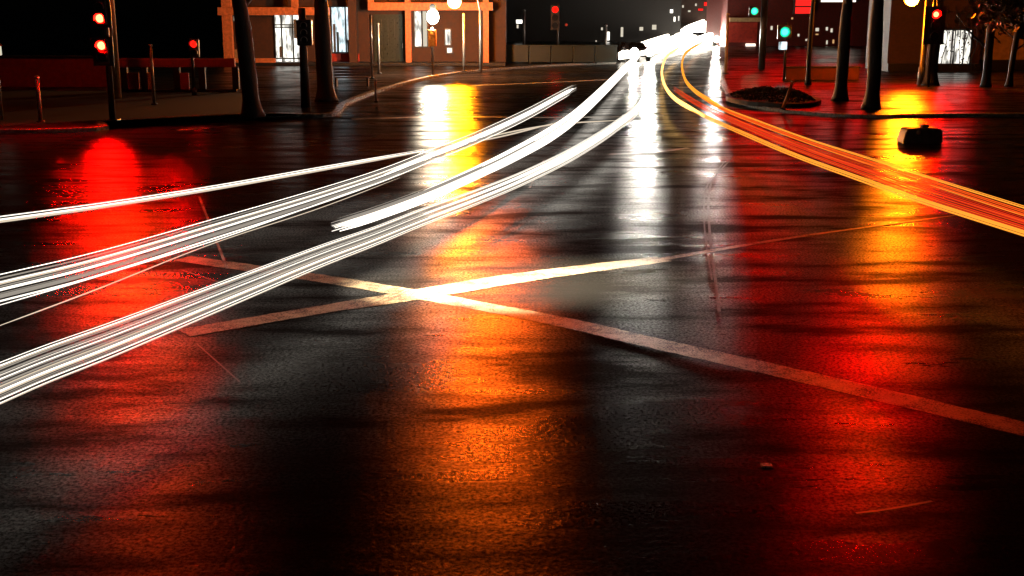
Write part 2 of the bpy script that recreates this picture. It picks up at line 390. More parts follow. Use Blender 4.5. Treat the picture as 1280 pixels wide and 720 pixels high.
c4 = [(-30, 492), (60, 455), (150, 421), (300, 361), (400, 321), (470, 295), (530, 271), (600, 245), (660, 220), (720, 190), (770, 158), (800, 132), (815, 100), (818, 72)]
t4 = bundle(c4, [58, 52, 47, 37, 30, 26, 24, 21, 19, 18, 16, 14, 10, 5], 0.64, 0.0075, ['t_white', 't_hot', 't_cream', 't_dim', 't_dim', 't_white'], 19)
t4 += bundle(c4[6:], [18, 17, 16, 15, 13, 11, 8, 4], 0.64, 0.062, ['t_hot'], 2)
trail('light_trail', 'broadest white headlamp streak, lowest in the junction', t4, TG)
# red and orange tail-lamp streaks on the right
OG = 'light streaks drawn by tail lamps'
co = [(848, 60), (834, 70), (828, 85), (829, 102), (842, 122), (880, 145), (940, 172), (1000, 197), (1080, 226), (1150, 251), (1310, 302)]
o1 = bundle(co, [2, 3, 4, 5, 5, 5, 6, 6, 7, 7, 8], 0.82, 0.010, ['t_yellow', 't_yellow', 't_orange'], 4)
o1 += bundle([(p[0], p[1] - 11) for p in co[4:]], [6, 7, 8, 9, 10, 11, 12], 0.82, 0.007, ['t_red', 't_orange', 't_red'], 8)
o1 += bundle(co[:6], [3, 4, 5, 5, 5, 5], 0.82, 0.045, ['t_gold'], 3)
trail('light_trail', 'yellow tail lamp streak, lower of the right hand pair', o1, OG)
cp_ = [(880, 52), (860, 64), (853, 78), (855, 97), (868, 114), (900, 134), (950, 154), (1010, 176), (1080, 199), (1160, 225), (1310, 273)]
o2 = bundle(cp_, [2, 3, 4, 5, 5, 6, 8, 9, 12, 14, 18], 0.82, 0.010, ['t_orange', 't_yellow', 't_orange'], 6)
o2 += bundle([(p[0], p[1] + 9) for p in cp_[5:]], [5, 7, 9, 11, 13, 15], 0.82, 0.008, ['t_red', 't_red', 't_orange'], 7)
o2 += bundle(cp_[:6], [3, 4, 5, 5, 5, 5], 0.82, 0.04, ['t_gold', 't_yellow'], 3)
trail('light_trail', 'orange tail lamp streak, upper of the right hand pair', o2, OG)
# the far stream that climbs to the vanishing point
far = [(800, 66), (830, 56), (860, 46), (885, 36), (905, 28)]
f1 = bundle(far, [3, 6, 12, 9, 4], 0.7, 0.22, ['t_blaze'], 4)
f1 += bundle([(845, 48), (868, 42), (888, 35), (908, 26)], [12, 24, 24, 8], 0.7, 0.6, ['t_blaze'], 8)
f1 += bundle([(835, 66), (852, 60), (868, 52), (880, 46)], [2, 3, 4, 3], 0.7, 0.12, ['t_hot'], 2)
f1 += bundle([(774, 70), (800, 61), (835, 50), (868, 40)], [8, 12, 14, 12], 0.7, 0.26, ['t_blaze'], 4)
trail('light_trail', 'dazzling far headlamp stream where the street vanishes', f1, TG)
f2 = [([(900, 26), (920, 24), (945, 25), (962, 26)], 1.0, 0.35, 't_hot'), ([(904, 27), (925, 26), (945, 27)], 1.0, 0.3, 't_yellow')]
trail('light_trail', 'pale side streak beyond the white lit post', f2, TG)

# ------------------------------------------------------------------ traffic signals
def signal_head(root, c, lit, bulb, lens_mat, lens_r=0.15, bulb_r=0.075, n=3, board=True, facing=-1, name='signal_head'):
    """Upright housing of n lamps whose lit lamp sits at c (relative to root)."""
    c = Vector(c); pitch = lens_r * 2.25
    zs = [c.z + (lit - k) * pitch for k in range(n)]            # k=0 is the top lamp
    top, bot = zs[0] + pitch * 0.55, zs[-1] - pitch * 0.55
    w = lens_r * 1.25
    hb = MB().box(c.x - w, c.x + w, c.y, c.y + 0.22, bot, top, 0.03)
    if board: hb.box(c.x - w * 1.7, c.x + w * 1.7, c.y + 0.08, c.y + 0.1, bot - 0.1, top + 0.1)
    h = hb.build(name, M['metal_dark'], root)
    for k in range(n):
        cc = Vector((c.x, c.y - 0.002, zs[k]))
        on = k == lit
        ln = MB().disc(cc, lens_r * 0.92, 0.012, 20).build('lens', E[lens_mat] if on else M['glass'], h)
        if on: MB().disc(cc + Vector((0, -0.013, 0)), bulb_r, 0.012, 16).build('bulb', E[bulb], h)
        MB().ring(cc, lens_r * 0.95, 0.012, 0.16, 16, (R(-20), R(200))).build('visor', M['metal_dark'], h)
    return h

SG = 'traffic signals round the junction'
# left: signal post with two lit red heads
b = G(141, 151, KH); D = b.y
s = thing('traffic_signal', b, 'black post by the left kerb with two red signals one above the other', 'traffic signal', SG)
MB().tube([(0, 0, 0), (0, 0, Z(-60, D) - KH)], 0.11, 12).build('post', M['metal_dark'], s, True)
MB().box(-0.22, 0.22, -0.22, 0.22, 0, 0.06, 0.02).build('base_plate', M['metal_dark'], s)
for py, px in ((23, 125), (57, 127)):
    p = P(px, py, D - 0.35) - b
    signal_head(s, p, 0 if py == 57 else 1, 'red_bulb', 'red_lens', 0.17, 0.14, 2)
    MB().tube([(p.x, p.y + 0.2, p.z), (0, 0, p.z)], 0.03, 8).build('bracket', M['metal_dark'], s)
for px, nm in ((72, 'left'), (196, 'right')):      # two unseen red heads added overhead to widen the red reflection in the road
    p = P(px, -42, D - 0.35) - b
    signal_head(s, p, 0, 'red_bulb_small', 'red_lens', 0.15, 0.13, 3)
    MB().tube([(p.x, p.y + 0.25, p.z + .1), (0, 0, p.z + .1)], 0.045, 8).build('added_cross_arm', M['metal_dark'], s)
# left: small red signal behind the turf
b = G(243, 119, KH); D = b.y
s = thing('traffic_signal', b, 'slim post with one red lamp in front of the low red wall', 'traffic signal', SG)
MB().tube([(0, 0, 0), (0, 0, Z(48, D) - KH)], 0.07, 12).build('post', M['metal_dark'], s, True)
MB().tube([(0, 0, 0), (0, 0, 0.35)], 0.11, 12).build('base_plate', M['metal_dark'], s, True)
signal_head(s, P(242, 55, D - 0.2) - b, 0, 'red_dim', 'red_lens', 0.17, 0.08, 2, False)
# unlit head seen from behind on the thick post in front of the first shop window
b = G(382, 134, KH); D = b.y
s = thing('traffic_signal', b, 'thick dark post with an unlit signal before the white shop window', 'traffic signal', SG)
MB().tube([(0, 0, 0), (0, 0, Z(10, D) - KH)], [0.19, 0.14], 12).build('post', M['bark'], s, True)
p = P(380, 41, D - 0.25) - b
h = MB().box(p.x - 0.3, p.x + 0.3, p.y, p.y + 0.3, p.z - 0.5, p.z + 0.5, 0.04).build('signal_head', M['metal_dark'], s)
for dz in (-0.28, 0.0, 0.28):
    MB().disc((p.x, p.y - 0.002, p.z + dz), 0.11, 0.012).build('lens', M['glass'], h)
    MB().ring((p.x, p.y - 0.002, p.z + dz), 0.12, 0.012, 0.16, 16, (R(-20), R(200))).build('visor', M['metal_grey'], h)
# middle background red
b = G(697, 76, KH); D = b.y
s = thing('traffic_signal', b, 'distant red signal over the dark teal hoarding', 'traffic signal', SG)
MB().tube([(0, 0, 0), (0, 0, Z(4, D) - KH)], 0.07, 10).build('post', M['metal_dark'], s, True)
signal_head(s, P(694, 12, D - 0.2) - b, 0, 'red_dim', 'red_lens', 0.26, 0.12, 3, False)
MB().disc(P(708, 31, D - 0.3) - b, 0.1, 0.05).build('reflector', M['red_wall'], s)
# greens
b = G(980, 100, KH); D = b.y
s = thing('traffic_signal', b, 'green signal with a white box beneath it', 'traffic signal', SG)
MB().tube([(0, 0, 0), (0, 0, Z(28, D) - KH)], 0.07, 10).build('post', M['metal_dark'], s, True)
signal_head(s, P(981, 40, D - 0.25) - b, 0, 'green_bulb', 'green_lens', 0.30, 0.17, 1, False)
p = P(979, 57, D - 0.2) - b
MB().box(p.x - 0.22, p.x + 0.22, p.y, p.y + 0.15, p.z - 0.22, p.z + 0.2, 0.03).build('lit_box', E['window_cool'], s)
b = G(952, 86, KH); D = b.y
s = thing('traffic_signal', b, 'smaller green signal at the end of the far light stream', 'traffic signal', SG)
MB().tube([(0, 0, 0), (0, 0, Z(-8, D) - KH)], 0.22, 10).build('post', M['metal_dark'], s, True)
signal_head(s, P(943, 14, D - 0.4) - b, 0, 'green_bulb', 'green_lens', 0.26, 0.15, 1, False)
# right reds
b = G(1160, 108, KH); D = b.y
s = thing('traffic_signal', b, 'red signal right of the tall pole, above the lit window', 'traffic signal', SG)
MB().tube([(0, 0, 0), (0, 0, Z(-20, D) - KH)], 0.08, 10).build('post', M['metal_dark'], s, True)
p = P(1170, 18, D - 0.4) - b
signal_head(s, p, 0, 'red_bulb', 'red_lens', 0.24, 0.13, 3)
MB().tube([(p.x, p.y + 0.2, p.z), (0, 0, p.z)], 0.03, 8).build('bracket', M['metal_dark'], s)
b = G(1096, 106, KH); D = b.y
s = thing('traffic_signal', b, 'small red signal between the thick trunk and the tall pole', 'traffic signal', SG)
MB().tube([(0, 0, 0), (0, 0, Z(-20, D) - KH)], 0.06, 10).build('post', M['metal_dark'], s, True)
signal_head(s, P(1095, 23, D - 0.25) - b, 0, 'red_dim', 'red_lens', 0.17, 0.08, 3, False)

# ------------------------------------------------------------------ street lamps
def column(root, h, r0=0.1, r1=0.06, mat='metal_grey'):
    MB().tube([(0, 0, 0), (0, 0, 0.9), (0, 0, 0.92), (0, 0, h)], [r0 * 1.5, r0 * 1.5, r0, r1], 12).build('column', M[mat], root, True)
# white globe lamp in front of the shop, with the orange box under it
b = G(541, 93, KH); D = b.y
s = thing('street_lamp', b, 'post with a blinding white globe lamp and an orange box below it', 'street lamp', 'street lamps')
MB().tube([(0, 0, 0), (0, 0, Z(34, D) - KH)], 0.07, 12).build('column', M['metal_grey'], s, True)
p = P(541, 21, D) - b
MB().ball(p, 0.34, 16, (1, 1, 1.25)).build('globe', E['white_lamp'], s, True)
MB().ring(p + Vector((0, 0.05, 0.56)), 0.0, 0.2, 0.1).build('cap', M['metal_dark'], s)
z1, z0 = Z(37, D) - KH, Z(58, D) - KH
MB().box(-0.24, 0.24, -0.16, 0.16, z0, z1, 0.03).build('orange_box', M['orange_box'], s)
# amber lantern right of it
b = G(601, 91, KH); D = b.y
s = thing('street_lamp', b, 'thin pole whose arm holds an amber lantern before the orange fascia', 'street lamp', 'street lamps')
hp = P(568, 2, D) - b
MB().tube([(0, 0, 0), (0, 0, hp.z - 0.5)], 0.09, 12).build('column', M['metal_grey'], s, True)
MB().tube(smooth_line([(0, 0, hp.z - 0.6), (-0.3, 0, hp.z + 0.5), (hp.x * 0.5, 0, hp.z + 0.95), (hp.x, 0, hp.z + 0.55)], 6), 0.05, 8).build('arm', M['metal_grey'], s, True)
MB().tube([hp + Vector((0, 0, 0.36)), hp + Vector((0, 0, 0.6))], [0.5, 0.12], 14).build('hood', M['metal_dark'], s)
MB().ball(hp + Vector((0, 0.36, 0)), 0.34, 16).build('globe', E['amber_globe'], s, True)
MB().disc(hp + Vector((0, -.002, 0)), 0.40, .015, 20).build('bulb', E['amber'], s)
# amber lantern on the right
b = G(1150, 106, KH); D = b.y
s = thing('street_lamp', b, 'tall pole with an amber lantern left of the lit window', 'street lamp', 'street lamps')
hp = P(1140, -1, D) - b
column(s, hp.z + 0.8)
MB().tube(smooth_line([(0, 0, hp.z + 0.7), (-0.1, 0, hp.z + 0.95), (hp.x, 0, hp.z + 0.75)], 6), 0.05, 8).build('arm', M['metal_grey'], s, True)
MB().tube([hp + Vector((0, 0, 0.36)), hp + Vector((0, 0, 0.6))], [0.45, 0.12], 14).build('hood', M['metal_dark'], s)
MB().ball(hp + Vector((0, 0.31, 0)), 0.29, 16).build('globe', E['amber_globe_small'], s, True)
MB().disc(hp + Vector((0, -.002, 0)), 0.34, .015, 20).build('bulb', E['amber_small'], s)
# span wire across the junction: lanterns and a red signal hang from it, above the picture, mirrored in the road
YS = 40.0
wire_z = 10.6
for sx in (-19.0, 19.0):
    s = thing('span_pole', (sx, YS, 0), 'tall steel pole at the %s end of the span wire over the junction' % ('left' if sx < 0 else 'right'), 'pole', 'span wire poles')
    MB().tube([(0, 0, 0), (0, 0, 11.2)], [0.16, 0.11], 14).build('shaft', M['metal_grey'], s, True)
    MB().box(-0.25, 0.25, -0.25, 0.25, 0, 0.08, 0.02).build('base_plate', M['metal_dark'], s)
def sag(x): return wire_z - 0.5 * (1 - (x / 19.0) ** 2)
m = MB().tube([(x, YS, sag(x)) for x in [i * 1.9 - 19 for i in range(21)]], 0.012, 6)
tag(m.build('span_wire', M['metal_dark']), 'thin black wire slung between two poles over the junction', 'wire')
def lantern(x, drop, r, label, mat='sodium'):
    s = thing('suspended_signal', (x, YS, sag(x) - drop), label, 'traffic signal', 'amber signals hung over the junction')
    MB().tube([(0, 0, r * 1.2), (0, 0, drop)], 0.02, 6).build('hanger', M['metal_dark'], s)
    h = MB().box(-r * 1.25, r * 1.25, 0, .3, -r * 1.25, r * 1.25, .05).build('signal_head', M['metal_dark'], s)
    MB().disc((0, -.002, 0), r, .015, 20).build('lens', E[mat], h)
    MB().ring((0, -.002, 0), r * 1.03, .015, r * 1.1, 20, (R(-15), R(195))).build('visor', M['metal_dark'], h)
lantern(-12.9, 1.5, 0.34, 'amber signal hung over the left carriageway', 'sodium_small')
lantern(-1.0, 2.0, 0.55, 'large amber signal hung over the middle of the junction')
# added unseen flood mast, standing in for headlamp light on the painted cross
b = Vector((-10.5, 15.5, 0)); aim = G(635, 353)
s = thing('street_lamp', b, 'added white flood lamp on an unseen mast at the near left of the junction', 'street lamp', 'street lamps')
MB().tube([(0, 0, 0), (0, 0, 10.0)], [.15, .1], 14).build('column', M['metal_grey'], s, True)
hd = MB().box(-.1, .35, -.25, .25, 9.9, 10.2, .04).build('hood', M['metal_dark'], s)
MB().box(.1, .33, -.2, .2, 9.87, 9.895).build('bulb', E['window'], hd)
ld = bpy.data.lights.new('added_flood_light', 'SPOT'); ld.energy = 150000; ld.color = (1, .84, .6); ld.spot_size = R(16.5); ld.spot_blend = 1.0; ld.shadow_soft_size = .1
lo = bpy.data.objects.new('added_flood_light', ld); COL.objects.link(lo); lo.parent = s; lo.location = (.2, 0, 9.75)
lo.rotation_euler = (aim - (b + Vector((.2, 0, 9.75)))).to_track_quat('-Z', 'Y').to_euler()
# overhead red signal on a mast arm at the right
b = Vector((13.6, 29.0, 0))
s = thing('overhead_signal', b, 'red signal hung from a mast arm over the right carriageway', 'traffic signal', SG)
MB().tube([(0, 0, 0), (0, 0, 7.6)], [0.16, 0.12], 14).build('post', M['metal_grey'], s, True)
MB().tube([(0, 0, 6.5), (-4.9, 0, 6.7)], [0.09, 0.05], 10).build('mast_arm', M['metal_grey'], s, True)
signal_head(s, (-4.7, -0.2, 6.1), 0, 'red_bulb_big', 'red_lens', 0.16, 0.14, 3)

# ------------------------------------------------------------------ trees
def leaf_cloud(c, rx, ry, rz, n, size, seed):
    rnd = random.Random(seed); m = MB(); cl = [(Vector((rnd.gauss(0, .45) * rx, rnd.gauss(0, .45) * ry, rnd.uniform(-.8, .9) * rz)), rnd.uniform(.18, .42) * rx) for _ in range(16)]
    for k in range(n):
        q, rr = cl[rnd.randrange(len(cl))]
        p = Vector(c) + q + Vector((rnd.gauss(0, 1), rnd.gauss(0, 1), rnd.gauss(0, .8))) * rr * 0.6
        a = Vector((rnd.gauss(0, 1), rnd.gauss(0, 1), rnd.gauss(0, 1))).normalized(); u = a.orthogonal().normalized(); v = a.cross(u); s = size * rnd.uniform(.6, 1.4)
        m.bm.faces.new([m.bm.verts.new(p + w) for w in (-u * s * .45, -v * s, u * s * .45, v * s)])
    return m
def tree(px, py, w_px, label, lean=0.0, h=9.0, crown=3.0, seed=1, n=1500, low=5.0, name='street_tree'):
    b = G(px, py, KH - 0.02); s = thing(name, b, label, 'tree', 'trees along the pavements')
    r = w_px * b.y / F_PX / 2; rnd = random.Random(seed); m = MB()
    line = smooth_line([(0, 0, 0), (lean * 0.12 + rnd.uniform(-.05, .05), 0, 1.3), (lean * .5, rnd.uniform(-.1, .1), 3.2), (lean, 0, low + .5), (lean * 1.2, .2, h - .5)], 6)
    k = len(line); rad = [r * (1 + 0.55 * max(0, 1 - i / (k * .16)) ** 2) * (1 - 0.75 * max(0, i / k - .45) / .55) for i in range(k)]
    m.tube(line, rad, 12)
    for j in range(6):
        a = j * 1.05 + rnd.uniform(-.3, .3); z0 = rnd.uniform(low * .75, h * .7); q = Vector((lean * z0 / h, 0, z0)); d = Vector((math.cos(a), math.sin(a), .75))
        m.tube(smooth_line([q, q + d * crown * .3, q + d * crown * .62 + Vector((0, 0, .3))], 4), [r * .4, r * .36, r * .32, r * .28, r * .24, r * .2, r * .16, r * .12, r * .08], 7)
    m.build('trunk', M['bark'], s, True)
    leaf_cloud((lean, 0, h * .5 + low * .5 + crown * .25), crown, crown, (h - low) * .5, n, 0.16, seed + 50).build('crown', M['leaf'], s)
tree(316, 146, 21, 'thickest dark trunk at the left kerb before the orange pillar', -0.4, seed=3)
tree(408, 127, 20, 'dark trunk left of the cool lit shop window', -0.1, seed=4, crown=2.6)
tree(1050, 126, 15, 'dark trunk left of the red edged one on the right corner', 0.1, seed=5, crown=2.8)
tree(1089, 136, 17, 'dark leaning trunk with a red lit edge on the right corner', 0.0, seed=6, crown=3.0)
tree(1163, 107, 15, 'dark trunk beside the tall lamp pole', 0.1, seed=7, crown=2.6, low=5.5)
tree(1010, 106, 6, 'thin dark trunk by the red low wall', 0.05, seed=8, crown=1.8, n=900)
tree(1232, 109, 10, 'dark trunk before the tan wall, left of the leaning one', 0.0, seed=9, crown=3.0, low=2.0, n=5500)
tree(1261, 108, 7, 'slender leaning trunk at the right edge before the tan wall', 0.5, seed=10, crown=2.6, low=2.1, n=4500)

# ------------------------------------------------------------------ corner shop (left)
YF = 84.0
bx = X(277, YF); ex = X(632, YF)
shop = thing('corner_shop', ((bx + ex) / 2, YF, KH), 'low shop building with orange pillars, fascia and bright white windows', 'building')
ox = (bx + ex) / 2
def sb(px0, px1, py0, py1, y0, y1, bev=0.0, m=None, Yref=None):   # box by the photo rows it fills, relative to the shop
    Yr = Yref or (YF + y0); m = m or MB()
    return m.box(X(px0, Yr) - ox, X(px1, Yr) - ox, y0, y1, Z(py1, Yr) - KH, Z(py0, Yr) - KH, bev)
MB().box(bx - ox + .4, ex - ox, 1.6, 14, 0, 7.5).build('wall', M['stucco'], shop)
MB().box(bx - ox + .1, ex - ox + .3, 1.3, 14.3, 7.5, 7.75).build('roof', M['roof'], shop)
MB().box(bx - ox, ex - ox, -0.2, 1.58, 0, 0.22, .02).build('plinth', M['dark_stone'], shop)
for a, c, w in ((279, 291, 0), (507, 514, 0), (436, 446, 1), (604, 611, 0)):
    sb(a, c, -30, 86, -0.0, 0.45, .02).build('pillar', M['orange_trim'] if w == 0 else M['stucco'], shop)
sb(274, 412, 9, 19, -0.15, 0.6, .03).build('fascia', M['orange_trim'], shop)
sb(461, 616, 3, 13, -0.15, 0.6, .03).build('fascia', M['orange_trim'], shop)
sb(366, 374, -30, 8.9, -0.05, 0.5, .02).build('pillar', M['orange_trim'], shop)
sb(461, 468, -30, 2.9, -0.05, 0.5, .02).build('pillar', M['orange_trim'], shop)
sb(274, 640, -60, -22, -0.15, 1.58).build('canopy', M['roof'], shop)
sb(293, 343, 73, 83, -0.1, 0.3, .02).build('sill_wall', M['orange_trim'], shop)
sb(293, 303, 62, 80, 0.9, 1.3, .02).build('notice_board', M['tan_wall'], shop)
def window(px0, px1, py0, py1, mat, bars=(), rails=(), y=1.5):
    w = sb(px0 - 1.5, px1 + 1.5, py0 - 1.5, py1 + 1.5, y, y + .1, 0, Yref=YF + y).build('window', M['metal_dark'], shop)
    sb(px0, px1, py0, py1, y - .012, y - .004, 0, Yref=YF + y).build('pane', E[mat], w)
    fr = MB()
    for q in bars: sb(q - .9, q + .9, py0, py1, y - .09, y - .03, 0, fr, YF + y)
    for q in rails: sb(px0, px1, q - .8, q + .8, y - .088, y - .032, 0, fr, YF + y)
    if bars or rails: fr.build('frame', M['door'], w)
    else: fr.bm.free()
window(345, 376, 16, 78, 'window', (353, 367), (31, 34, 73))
window(416, 447, 9, 65, 'window_cool', (433,), ())
window(519, 527, 14, 58, 'window', (), ())
window(529, 534, 14, 58, 'window_dim', (), ())
window(557, 563, 37, 56, 'window', (), ())
window(559, 565, 60, 66, 'window', (), ())
window(294, 301, 20, 26, 'window_dim', (), ())
# goods standing in the two bright windows
for px0, px1, py0, py1, y in ((417, 420, 30, 65, 1.38), (421, 424, 40, 65, 1.36), (434, 436, 50, 65, 1.38), (440, 445, 60, 65, 1.37), (349, 352, 58, 72, 1.37), (368, 372, 24, 48, 1.37)):
    sb(px0, px1, py0, py1, y, y + .07, .01, Yref=YF + y).build('display_stand', M['goods'], shop)
d = sb(468, 506, 18, 90, 1.45, 1.58, 0, Yref=YF + 1.5).build('door', M['door'], shop)
pn = MB()
for q in (472, 480, 488, 496): sb(q, q + 6, 24, 60, 1.40, 1.448, .01, pn, YF + 1.5); sb(q, q + 6, 65, 86, 1.40, 1.448, .01, pn, YF + 1.5)
pn.build('door_panel', M['door'], d)
sb(503, 504, 54, 60, 1.34, 1.40, 0, Yref=YF + 1.5).build('handle', M['metal_grey'], d)
sb(414, 449, 67, 84, 1.3, 1.48, .02, Yref=YF + 1.4).build('stall_riser', M['red_wall'], shop)
# low bench in front and slim posts along the shop front
b = G(440, 108, KH); s = thing('street_bench', b, 'grey slatted bench on the pavement in front of the shop', 'bench')
m = MB()
for k in range(3): m.box(-.95, .95, -.2 + k * .15, -.08 + k * .15, .43, .47, .01)
m.build('seat', M['metal_grey'], s)
m = MB()
for k in range(3): m.box(-.95, .95, .3, .34, .5 + k * .14, .61 + k * .14, .01)
m.build('backrest', M['metal_grey'], s)
for x in (-.8, .8): MB().box(x - .04, x + .04, -.18, .34, 0, .43, .01).build('leg', M['metal_dark'], s)

PG = 'slim posts along the pavements'
def post(px, py0, py1, w, mat, label, cap=True):
    b = G(px, py1, KH); D = b.y; h = max(.4, Z(py0, D) - KH); r = w * D / F_PX / 2
    s = thing('street_post', b, label, 'post', PG)
    MB().tube([(0, 0, 0), (0, 0, h)], [r, r * .9], 12).build('shaft', M[mat], s, True)
    MB().ball((0, 0, h), r * 1.25, 10, (1, 1, .7)).build('cap', M[mat], s, True)
    MB().tube([(0, 0, 0), (0, 0, .06)], r * 2, 12).build('base_plate', M['metal_dark'], s, True)
    return s, b, D
post(51, 97, 153, 5, 'metal_grey', 'red lit bare post standing left of the double red signal')
post(193, 57, 131, 4, 'metal_grey', 'slim post before the low wall, right of the double red signal')
post(465, 20, 98, 3, 'metal_grey', 'thin post left of the dark green shop door')
post(474, 30, 92, 3, 'metal_grey', 'thin post right in front of the green shop door')
post(580, 18, 90, 3, 'metal_grey', 'thin bright post left of the amber lantern pole')
post(655, 13, 62, 3, 'metal_grey', 'thin reddish post over the teal hoarding, left of the red signal')
post(757, 32, 68, 3, 'metal_grey', 'thin post at the right end of the teal hoarding')
post(470, 100, 128, 3, 'metal_grey', 'short red lit post on the kerb before the bench')
post(907, 18, 92, 4, 'tan_wall', 'pale lit post beside the dazzling light stream')
s, b, D = post(978, 100, 137, 4, 'orange_box', 'orange delineator post leaning over the dark bed on the right corner')
s.rotation_euler = (0, R(18), 0)
# orange lit lamp column at the left, in front of the wall
b = G(147, 123, KH); D = b.y
s = thing('street_lamp', b, 'broad pale column lit orange behind the double red signal', 'street lamp', 'street lamps')
MB().tube([(0, 0, 0), (0, 0, 9.4)], [.19, .12], 14).build('column', M['tan_wall'], s, True)
MB().tube(smooth_line([(0, 0, 9.3), (.2, -1.2, 10.0), (.4, -3.2, 10.2)], 6), .06, 8).build('arm', M['metal_grey'], s, True)
MB().box(.25, .55, -3.9, -3.1, 10.15, 10.3, .04).build('hood', M['metal_grey'], s)
MB().box(.29, .51, -3.85, -3.15, 10.08, 10.145, .02).build('bulb', E['sodium_small'], s)
# lantern post at the left edge
b = G(3, 150, KH); D = b.y
s = thing('street_lamp', b, 'small lantern post at the left edge with a dim cream lamp', 'street lamp', 'street lamps')
hz = Z(62, D) - KH
MB().tube([(0, 0, 0), (0, 0, hz - .2)], .05, 10).build('column', M['metal_grey'], s, True)
MB().box(-.1, .17, -.12, .12, hz - .2, hz + .12, .03).build('bulb', E['window_dim'], s)
MB().tube([(.03, 0, hz + .13), (.03, 0, hz + .3)], [.22, .03], 10).build('hood', M['metal_dark'], s)

# ------------------------------------------------------------------ low walls
b = G(60, 109, KH); Yw = b.y
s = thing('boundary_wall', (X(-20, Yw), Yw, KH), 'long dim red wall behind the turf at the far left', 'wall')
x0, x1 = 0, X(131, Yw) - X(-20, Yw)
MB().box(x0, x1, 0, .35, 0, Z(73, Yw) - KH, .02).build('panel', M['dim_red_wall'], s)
MB().box(x0 - .05, x1 + .05, -.06, .41, Z(73, Yw) - KH + .002, Z(70, Yw) - KH, .02).build('coping', M['dark_stone'], s)
b = G(215, 115, KH); Yw = b.y
s = thing('boundary_wall', (X(146, Yw), Yw, KH), 'low red wall with an open gap under its thick top rail', 'wall')
w = X(292, Yw) - X(146, Yw); zt, zb, zp = Z(73, Yw) - KH, Z(84, Yw) - KH, Z(91, Yw) - KH
MB().box(0, w, 0, .3, zb, zt, .03).build('top_rail', M['dim_red_wall'], s)
MB().box(0, w, .1, .3, 0, .12, .02).build('plinth', M['dark_stone'], s)
for q in (148, 173, 214, 246, 288):
    x = X(q, Yw) - X(146, Yw); MB().box(x, x + .3, .02, .28, .121, zb - .002, .02).build('pier', M['dark_stone'], s)
for q0, q1 in ((153, 170), (217, 233)):
    MB().box(X(q0, Yw) - X(146, Yw), X(q1, Yw) - X(146, Yw), .08, .2, .121, zp, .01).build('panel', M['dim_red_wall'], s)
MB().box(X(180, Yw) - X(146, Yw), X(186, Yw) - X(146, Yw), .08, .2, .121, zp, .01).build('panel', M['tan_wall'], s)
# red lit low wall behind the right corner
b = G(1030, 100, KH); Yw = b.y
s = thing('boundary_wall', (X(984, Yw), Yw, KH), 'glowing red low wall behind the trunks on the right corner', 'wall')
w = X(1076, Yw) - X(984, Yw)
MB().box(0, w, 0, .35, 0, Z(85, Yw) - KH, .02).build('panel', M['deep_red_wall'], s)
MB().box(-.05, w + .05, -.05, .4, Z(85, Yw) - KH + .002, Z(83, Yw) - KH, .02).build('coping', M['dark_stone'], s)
# teal hoarding in the middle distance
b = G(690, 79.5, KH); Yw = b.y
s = thing('hoarding', (X(606, Yw), Yw, KH), 'long dark teal hoarding across the far side of the junction', 'hoarding')
w = X(772, Yw) - X(606, Yw)
for k in range(6):
    MB().box(w * k / 6, w * (k + 1) / 6 - .05, 0, .12, .1, Z(58, Yw) - KH, .02).build('panel', M['teal'], s)
    MB().box(w * k / 6, w * k / 6 + .14, .13, .3, 0, Z(57, Yw) - KH, .01).build('upright', M['metal_dark'], s)
MB().box(0, w, -.04, .16, Z(58, Yw) - KH + .002, Z(56, Yw) - KH, .02).build('rail', M['teal'], s)

# ------------------------------------------------------------------ right hand buildings
Yr = 76.0
s = thing('lit_building', (X(1150, Yr), Yr, KH), 'dark brick building with one tall bright white window on the right', 'building')
o0 = X(1150, Yr)
MB().box(X(1112, Yr) - o0, X(1228, Yr) - o0, .3, 5, 0, 13).build('wall', M['brick_wall'], s)
MB().box(X(1110, Yr) - o0, X(1229, Yr) - o0, .1, 5.2, 13, 13.4, .03).build('roof', M['roof'], s)
sg = MB().box(X(1086, Yr) - o0, X(1224, Yr) - o0, -.35, .29, 5.8, 12, .05).build('sign_box', M['metal_dark'], s)
for q0, q1, z0, z1 in ((1090, 1106, 6, 10.4), (1126, 1148, 6, 11.8), (1158, 1176, 7.5, 11.8), (1186, 1219, 6, 9)): MB().box(X(q0, Yr) - o0, X(q1, Yr) - o0, -.38, -.352, z0, z1, .01).build('sign_face', E['neon'], sg)
MB().box(X(1112, Yr) - o0, X(1228, Yr) - o0, 0.05, .298, 0, .5, .02).build('plinth', M['dark_stone'], s)
w = MB().box(X(1172, Yr) - o0, X(1216, Yr) - o0, .2, .298, Z(87, Yr) - KH, Z(36, Yr) - KH, .01).build('window', M['metal_dark'], s)
MB().box(X(1174, Yr) - o0, X(1214, Yr) - o0, .18, .195, Z(85.5, Yr) - KH, Z(38, Yr) - KH).build('pane', E['window'], w)
fr = MB()
for q in (1189.5, 1193, 1205): fr.box(X(q, Yr) - o0, X(q + 1.3, Yr) - o0, .1, .16, Z(85, Yr) - KH, Z(38, Yr) - KH)
fr.build('frame', M['metal_dark'], w)
MB().box(X(1168, Yr) - o0, X(1222, Yr) - o0, .0, .296, Z(91, Yr) - KH, Z(88, Yr) - KH, .02).build('sill', M['dark_stone'], s)
